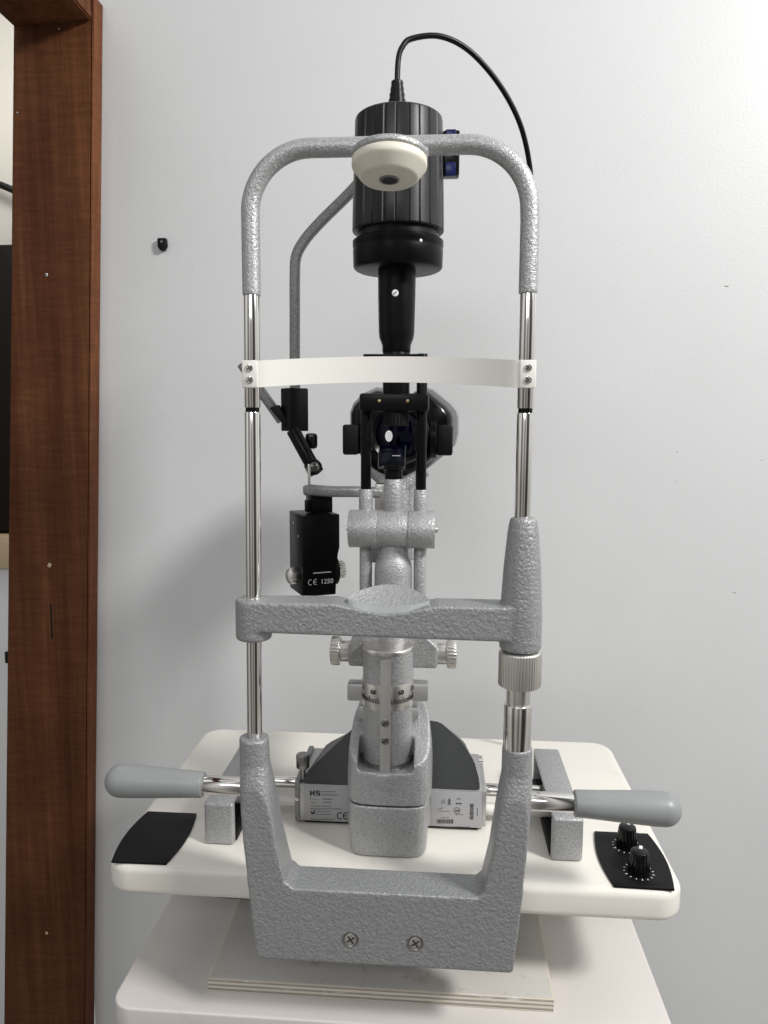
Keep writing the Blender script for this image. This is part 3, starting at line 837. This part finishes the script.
# lamp housing: collar, groove and ribbed cover
bm = new()
lathe(bm, (1, IY, 641), (0, 0, 1), [(20, .2), (44.5, 0), (47, 1.2), (48.4, 3), (48.9, 20), (48.5, 23), (49.2, 24.5), (49.2, 30), (47, 31.5)], 96); col_ = put("lamp_collar", bm, M['black'], L, 40)
slotted_screw(col_, (27, IY-41.5, 663), (.5, -.86, 0), 1.6, M['whiteink'], .5, slot=False)
bm = new(); lathe(bm, (1, IY, 671), (0, 0, 1), [(44, 0), (44, 12)], 64); put("housing_groove", bm, M['rubber'], L)
nr = 24
def ribs(a, k):
    f = (a*nr/(2*PI)) % 1
    return 1 - (.022 if f < .10 else 0) if 1 <= k <= 6 else 1
bm = new()
lathe(bm, (1, IY, 680), (0, 0, 1), [(46, 0), (48.6, .6), (49.6, 2), (48.8, 40), (47.6, 80), (46.6, 114), (46, 116.5), (44.2, 118), (.01, 118.2)], 240, ribs)
hs = put("lamp_housing", bm, M['housing'], L, 28)
bm = new(); lathe(bm, (-1, IY, 795), (0, 0, 1), [(11, 0), (11.4, 3), (10.4, 6), (10.8, 9), (9.8, 12), (10.1, 15), (8.8, 18), (9.2, 21), (7.9, 24), (8.3, 27), (7.1, 30), (7.3, 33), (6.4, 36), (6.4, 40), (5.4, 41)], 32); put("strain_relief", bm, M['rubber'], hs)
bm = new(); box(bm, (57, IY+6, 762), (18, 16, 46), 2); sw = put("switch", bm, M['black_gloss'], hs)
bm = new(); box(bm, (56.5, IY-1, 745), (11, 6, 14), 1); put("rocker", bm, M['blue'], sw)
bm = new(); box(bm, (56.5, IY-1, 781), (11, 6, 8), 1); put("rocker", bm, M['blue'], sw)
# power cable: leaves the lamp and arches over to the wall side
cb = new()
cpts = [(-1, 105, 834), (0, 105, 857), (4, 106, 870), (14, 110, 880), (44, 120, 886), (76, 135, 877), (110, 155, 850), (135, 172, 815), (149, 190, 776), (153, 200, 739), (155, 215, 673), (157, 230, 592), (159, 250, 481), (162, 270, 375), (165, 290, 234), (165, 310, 112), (167, 335, 4)]
tube(cb, smoothpath(cpts, 8), 3.0, 12)
tag(put("power_cable", cb, M['rubber'], None, loc=(0, 105, 850)), "thin black power cable arching from the top of the lamp housing", "cable")

# microscope ------------------------------------------------------------------
POL = [(-72, 473), (-72, 490), (-68, 501), (-56, 514), (-36, 523), (-22, 521), (-13, 512), (10, 512), (18, 521), (28, 523), (38, 520), (62, 501), (69, 492), (71, 484), (71, 462), (67, 448), (59, 440), (46, 429), (30, 416), (11, 405), (-12, 401), (-31, 404), (-50, 420), (-59, 434), (-68, 454)]
def shrink(pl, dx, dz, ox=0, oz=0):
    return [(x*dx+ox, 465+(z-465)*dz+oz) for x, z in pl]
bm = new()
loft(bm, [[(x, y, z) for x, z in shrink(POL, k, k, ox, 0)] for y, k, ox in ((212, .80, 0), (218, .88, 0), (226, .91, 0), (236, .925, 0), (330, .93, 0))])
bmesh.ops.bevel(bm, geom=[e for e in bm.edges if e.calc_face_angle(0) > .5], offset=3, segments=3, affect='EDGES')
ms = put("microscope_body", bm, M['black_gloss'], L, 60)
bm = new()
loft(bm, [[(x, y, z) for x, z in shrink(POL, k, k, 2.5, 0)] for y, k in ((252, .97), (255, 1.0), (312, 1.0), (315, .97))])
put("microscope_shell", bm, M['shell'], L, 25)
bm = new(); lathe(bm, (-1, 198, 462), (0, 1, 0), [(30, 0), (35, -3), (37.5, 0), (38.5, 8), (38.5, 22)], 72, cap=False); ob = put("objective_ring", bm, M['black_gloss'], L)
bm = new(); lathe(bm, (-1, 202, 462), (0, -1, 0), [(31, -2), (31, 0), (26, 2.4), (16, 4.2), (.01, 5)], 64); put("objective_lens", bm, M['bluelens'], ob)
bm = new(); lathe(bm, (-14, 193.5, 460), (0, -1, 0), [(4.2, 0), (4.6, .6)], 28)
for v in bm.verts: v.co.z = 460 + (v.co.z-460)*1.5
put("lens_opening", bm, M['bright_spot'], ob)  # white disc over the lens, painted as the bright spot in it
for (x, z) in ((9, 456),):
    bm = new(); lathe(bm, (x, 194, z), (0, -1, 0), [(9, 0), (9, .4)], 28); put("lens_opening", bm, M['bluelens'], ob)
bm = new(); lathe(bm, (36, 222, 457), (1, 0, 0), [(24, 0), (26, 1), (26, 8), (25, 9)], 72); put("drum", bm, M['black'], L)
for sg, x in ((-1, -63), (1, 55)):
    bm = new(); box(bm, (x, 218, 455), (20, 34, 38), 3); put("magnification_knob", bm, M['black_matt'], L)
# microscope carrier
bm = new()
tube(bm, smoothpath([(-44, 232, 424), (-28, 228, 408), (-8, 224, 394), (14, 228, 404), (30, 232, 416)], 6), 9, 20, 12, (0, 1, 0))
cyl(bm, (10, 226, 300), (10, 226, 398), 10)
cyl(bm, (-2, 226, 200), (-2, 226, 396), 15)
put("microscope_arm", cast(bm, 1.5, 5), M['hammer'], L, 180)
bm = new(); box(bm, (-22, 190, 385), (17, 20, 34), 3); put("carrier_post", bm, M['satin'], L)
bm = new(); box(bm, (-20, 160, 330), (26, 20, 44), 4); put("carrier_block", bm, M['hammer_dark'], L)
# horizontal link under everything so the arms meet the base
bm = new(); box(bm, (-2, 165, 200), (44, 150, 26), 6); put("carrier_foot", bm, M['hammer_dark'], L)
# fixation lamp -----------------------------------------------------------------
bm = new()
tube(bm, smoothpath([(0, 165, 800), (-30, 178, 776), (-62, 190, 748), (-100, 198, 716), (-119, 200, 696), (-129, 200, 678), (-131, 200, 655), (-131.5, 200, 610), (-132, 200, 560), (-132, 200, 515)], 6), 6.2, 20, 4.5, (0, 1, 0))
put("fixation_arm", bm, M['hammer_dark'], L, 50)
bm = new(); cyl(bm, (-201, 206, 549), (-150, 203, 478), 6.4, bev=.8); put("fixation_rod", bm, M['hammer_dark'], L)
Rz = Matrix.Rotation(math.radians(-38), 3, 'Z')
bm = new(); box(bm, (-133, 200, 492), (26, 24, 53), 1.2, Matrix.Rotation(math.radians(42), 3, 'Z')); fx = put("fixation_block", bm, M['black_matt'], L)
bm = new(); prism(bm, [(-163, 494), (-152, 498), (-140, 478), (-143, 470)], 'y', 190, 204, 1); put("clamp_tab", bm, M['black_matt'], fx)
d = Vector((26, -4, -46)).normalized(); a = Vector((-134, 192, 467))
bm = new(); lathe(bm, a, d, [(8, 0), (8.6, 1), (8.6, 46), (9.6, 47), (10.2, 61), (8.6, 62)], 32); lt2 = put("lamp_tube", bm, M['black'], L)
e = a + d*54
bm = new(); lathe(bm, e + Vector((1, -5, 1)), (.35, -1, .1), [(9.2, 0), (9.8, 1), (9.8, 5), (8.8, 5.8), (7.6, 5.4)], 32); lr = put("lens_rim", bm, M['black_gloss'], lt2)
bm = new(); lathe(bm, e + Vector((2.3, -9, 1.4)), (.35, -1, .1), [(7.6, 0), (6, 1.8), (3, 3), (.01, 3.4)], 28); put("lens", bm, M['led'], lr)
bm = new(); box(bm, (-113, 206, 453), (15, 12, 20), 4); put("lamp_lever", bm, M['black_gloss'], lt2)

# ================================================================== TONOMETER
A = thing("tonometer", "black box tonometer with silver knobs hanging from a grey bar", "tonometer", (-106, 170, 268))
bm = new()
tube(bm, smoothpath([(-110, 160, 395), (-104, 159, 395), (-80, 166, 393), (-50, 178, 392), (-24, 188, 390)], 6), 6.2, 20, 9, (0, 1, 0)); put("mounting_arm", bm, M['hammer_dark'], A, 50)
ang = math.radians(27)
RA = Matrix.Rotation(ang, 3, 'Z')
bc = Vector((-107, 176, 3))
def tl(x, y, z): return bc + RA @ Vector((x, y, 0)) + Vector((0, 0, z))
bm = new()
prism(bm, [(-22, 264), (-22, 363), (25, 363), (25, 322), (20, 304), (20, 264)], 'y', -30, 28, 1.2)
bmesh.ops.transform(bm, matrix=Matrix.Translation(bc) @ RA.to_4x4(), verts=bm.verts); tbx = put("body", bm, M['black'], A)
bm = new(); box(bm, tl(6, -8, 375), (27, 24, 22), 1, RA); put("neck", bm, M['black'], A)
bm = new(); cyl(bm, tl(6, -8, 383), tl(6, -8, 388), 9, bev=.3); put("neck_pin", bm, M['black'], A)
bm = new(); box(bm, tl(-11, -14, 373), (6, 8, 16), 2.5, RA); put("lock_tab", bm, M['black_gloss'], A)
bm = new(); cyl(bm, (-109, 165, 394), (-109, 165, 426), 1.7, bev=.2, seg=16); put("measuring_rod", bm, M['satin'], A)
fn = RA @ Vector((0, -1, 0))
bm = new(); kc = tl(-22, -8, 287)
kd = (RA @ Vector((-1, 0, 0)))
lathe(bm, kc, (kd + Vector((0, -.4, 0))).normalized(), [(9.6, 0), (10.2, 1), (10.2, 9), (9.4, 12), (6, 14), (2, 15)], 32); put("knob", bm, M['satin'], A)
bm = new(); lathe(bm, tl(21, -8, 290), (RA @ Vector((1, 0, 0))), [(17, -3), (18, 0), (18, 6), (16, 7)], 60); dr = put("drum", bm, M['black_matt'], A)
bm = new(); lathe(bm, tl(27, -8, 290), (RA @ Vector((1, 0, 0))), [(9, 0), (10.4, 1), (10.4, 10), (9.6, 11)], 80, lambda a, k: 1+(.05*math.cos(a*20) if k in (1, 2) else 0)); put("drum_knob", bm, M['satin'], A)
tx = new(); ux = RA @ Vector((1, 0, 0))
def ftext(s, x, z, size, bold=0): merge(tx, text_bm(s, size, basis(tl(x, -30.15, z), ux, (0, 0, 1)), 0, bold))
for q, x in enumerate((-12.6, -6.0)):
    P_ = [tl(x + 2.7*math.cos(t_), -30.2, 281.5 + 3.2*math.sin(t_)) for t_ in np.linspace(math.radians(60), math.radians(300), 14)]
    tube(tx, P_, .38, 5)
    if q: box(tx, tl(x-1, -30.2, 281.5), (3.2, .4, .7), 0, RA)
put("lettering", tx, M['whiteink'], tbx, None); tx = new()
ftext("1250", .2, 278.6, 8.2)
put("lettering", tx, M['whiteink'], tbx, None); tx = new()
random.seed(5); x = -9.
while x < 12:
    w_ = random.uniform(.8, 2.0)
    if not 2.5 < x < 4.2: box(tx, tl(x + w_/2, -30.1, 292.5), (w_, .2, 1.2), 0, RA)
    x += w_ + .45
put("fine_print", tx, M['whiteink'], tbx, None)
for x, z in ((9, 350), (-4, 336)):
    bm = new(); lathe(bm, tl(-22, x*1.6-6, z), (RA @ Vector((-1, 0, 0))), [(1.5, 0), (1.5, .4)], 16); put("set_screw", bm, M['satin'], tbx)

# ================================================================== LIGHT
def area(name, loc, target, sx, sy, power, col):
    d = bpy.data.lights.new(name, 'AREA'); d.shape = 'RECTANGLE'; d.size = sx; d.size_y = sy; d.energy = power; d.color = col
    o = bpy.data.objects.new(name, d); COL.objects.link(o); o.location = loc
    o.rotation_euler = (Vector(target) - Vector(loc)).to_track_quat('-Z', 'Y').to_euler()
area("ceiling_light", (1.7, -.92, 1.85), (0, .2, .2), .45, .35, 55, (1, .985, .965))
area("fill_light", (-.35, -2.4, 1.75), (0, .2, .2), 1.3, .5, 13, (.98, .99, 1))  # added fill lamp behind the camera

area("far_room_light", (-1.1, .95, 1.55), (-1.15, 1.43, .3), .4, .25, 3., (1, .97, .92))

W = bpy.data.worlds.new("World"); S.world = W; W.use_nodes = True
nt = W.node_tree; bg = nt.nodes["Background"]
tc = N(nt, "ShaderNodeTexCoord"); sp = N(nt, "ShaderNodeSeparateXYZ"); nt.links.new(tc.outputs["Generated"], sp.inputs[0])
cr = N(nt, "ShaderNodeValToRGB"); e = cr.color_ramp.elements
mr = N(nt, "ShaderNodeMapRange"); mr.inputs[1].default_value = -1; mr.inputs[2].default_value = 1
nt.links.new(sp.outputs[2], mr.inputs[0]); nt.links.new(mr.outputs[0], cr.inputs[0])
e[0].position = .0; e[0].color = (.36, .35, .335, 1); e[1].position = 1; e[1].color = (.94, .96, .985, 1)
k = e.new(.40); k.color = (.40, .39, .375, 1)
k = e.new(.55); k.color = (.60, .60, .60, 1)
# made-up dark and light bands round the horizon, for streaks in the chrome
at_ = N(nt, "ShaderNodeMath", operation='ARCTAN2'); nt.links.new(sp.outputs[0], at_.inputs[0]); nt.links.new(sp.outputs[1], at_.inputs[1])
m1 = N(nt, "ShaderNodeMath", operation='MULTIPLY_ADD'); m1.inputs[1].default_value = 1/(2*PI); m1.inputs[2].default_value = .5; nt.links.new(at_.outputs[0], m1.inputs[0])
c2 = N(nt, "ShaderNodeValToRGB"); e = c2.color_ramp.elements; c2.color_ramp.interpolation = 'EASE'
e[0].position = 0; e[0].color = (.35, .34, .33, 1); e[1].position = 1; e[1].color = (.35, .34, .33, 1)
for p, v in ((.06, .95), (.12, .16), (.18, 1.2), (.25, .9), (.30, .14), (.5, 1.0), (.72, 1.25), (.80, 1.3), (.86, .12), (.92, .08), (.96, .9)):
    q = e.new(p); q.color = (v, v*.985, v*.965, 1)
nt.links.new(m1.outputs[0], c2.inputs[0])
mx = N(nt, "ShaderNodeMix", data_type='RGBA', blend_type='MULTIPLY'); mx.inputs[0].default_value = 1
nt.links.new(cr.outputs[0], mx.inputs[6]); nt.links.new(c2.outputs[0], mx.inputs[7])
nt.links.new(mx.outputs[2], bg.inputs[0]); bg.inputs[1].default_value = .9

# ================================================================== CAMERA
cam = bpy.data.cameras.new("camera"); co = bpy.data.objects.new("camera", cam); COL.objects.link(co)
p, y, r, f = .118981, .075532, .004576, 750.36
fw = Vector((-math.sin(y)*math.cos(p), math.cos(y)*math.cos(p), -math.sin(p)))
rt = Vector((math.cos(y), math.sin(y), 0)); up = rt.cross(fw)
rt2 = rt*math.cos(r) + up*math.sin(r); up2 = -rt*math.sin(r) + up*math.cos(r)
co.matrix_world = Matrix(((rt2.x, up2.x, -fw.x, .0508), (rt2.y, up2.y, -fw.y, -.7371), (rt2.z, up2.z, -fw.z, .4769), (0, 0, 0, 1)))
cam.sensor_fit = 'VERTICAL'; cam.sensor_height = 36; cam.lens = f/1024*36
cam.clip_start = .01; cam.clip_end = 100
S.camera = co
S.view_settings.view_transform = 'Standard'; S.view_settings.look = 'None'
S.view_settings.exposure = .12; S.view_settings.gamma = 1
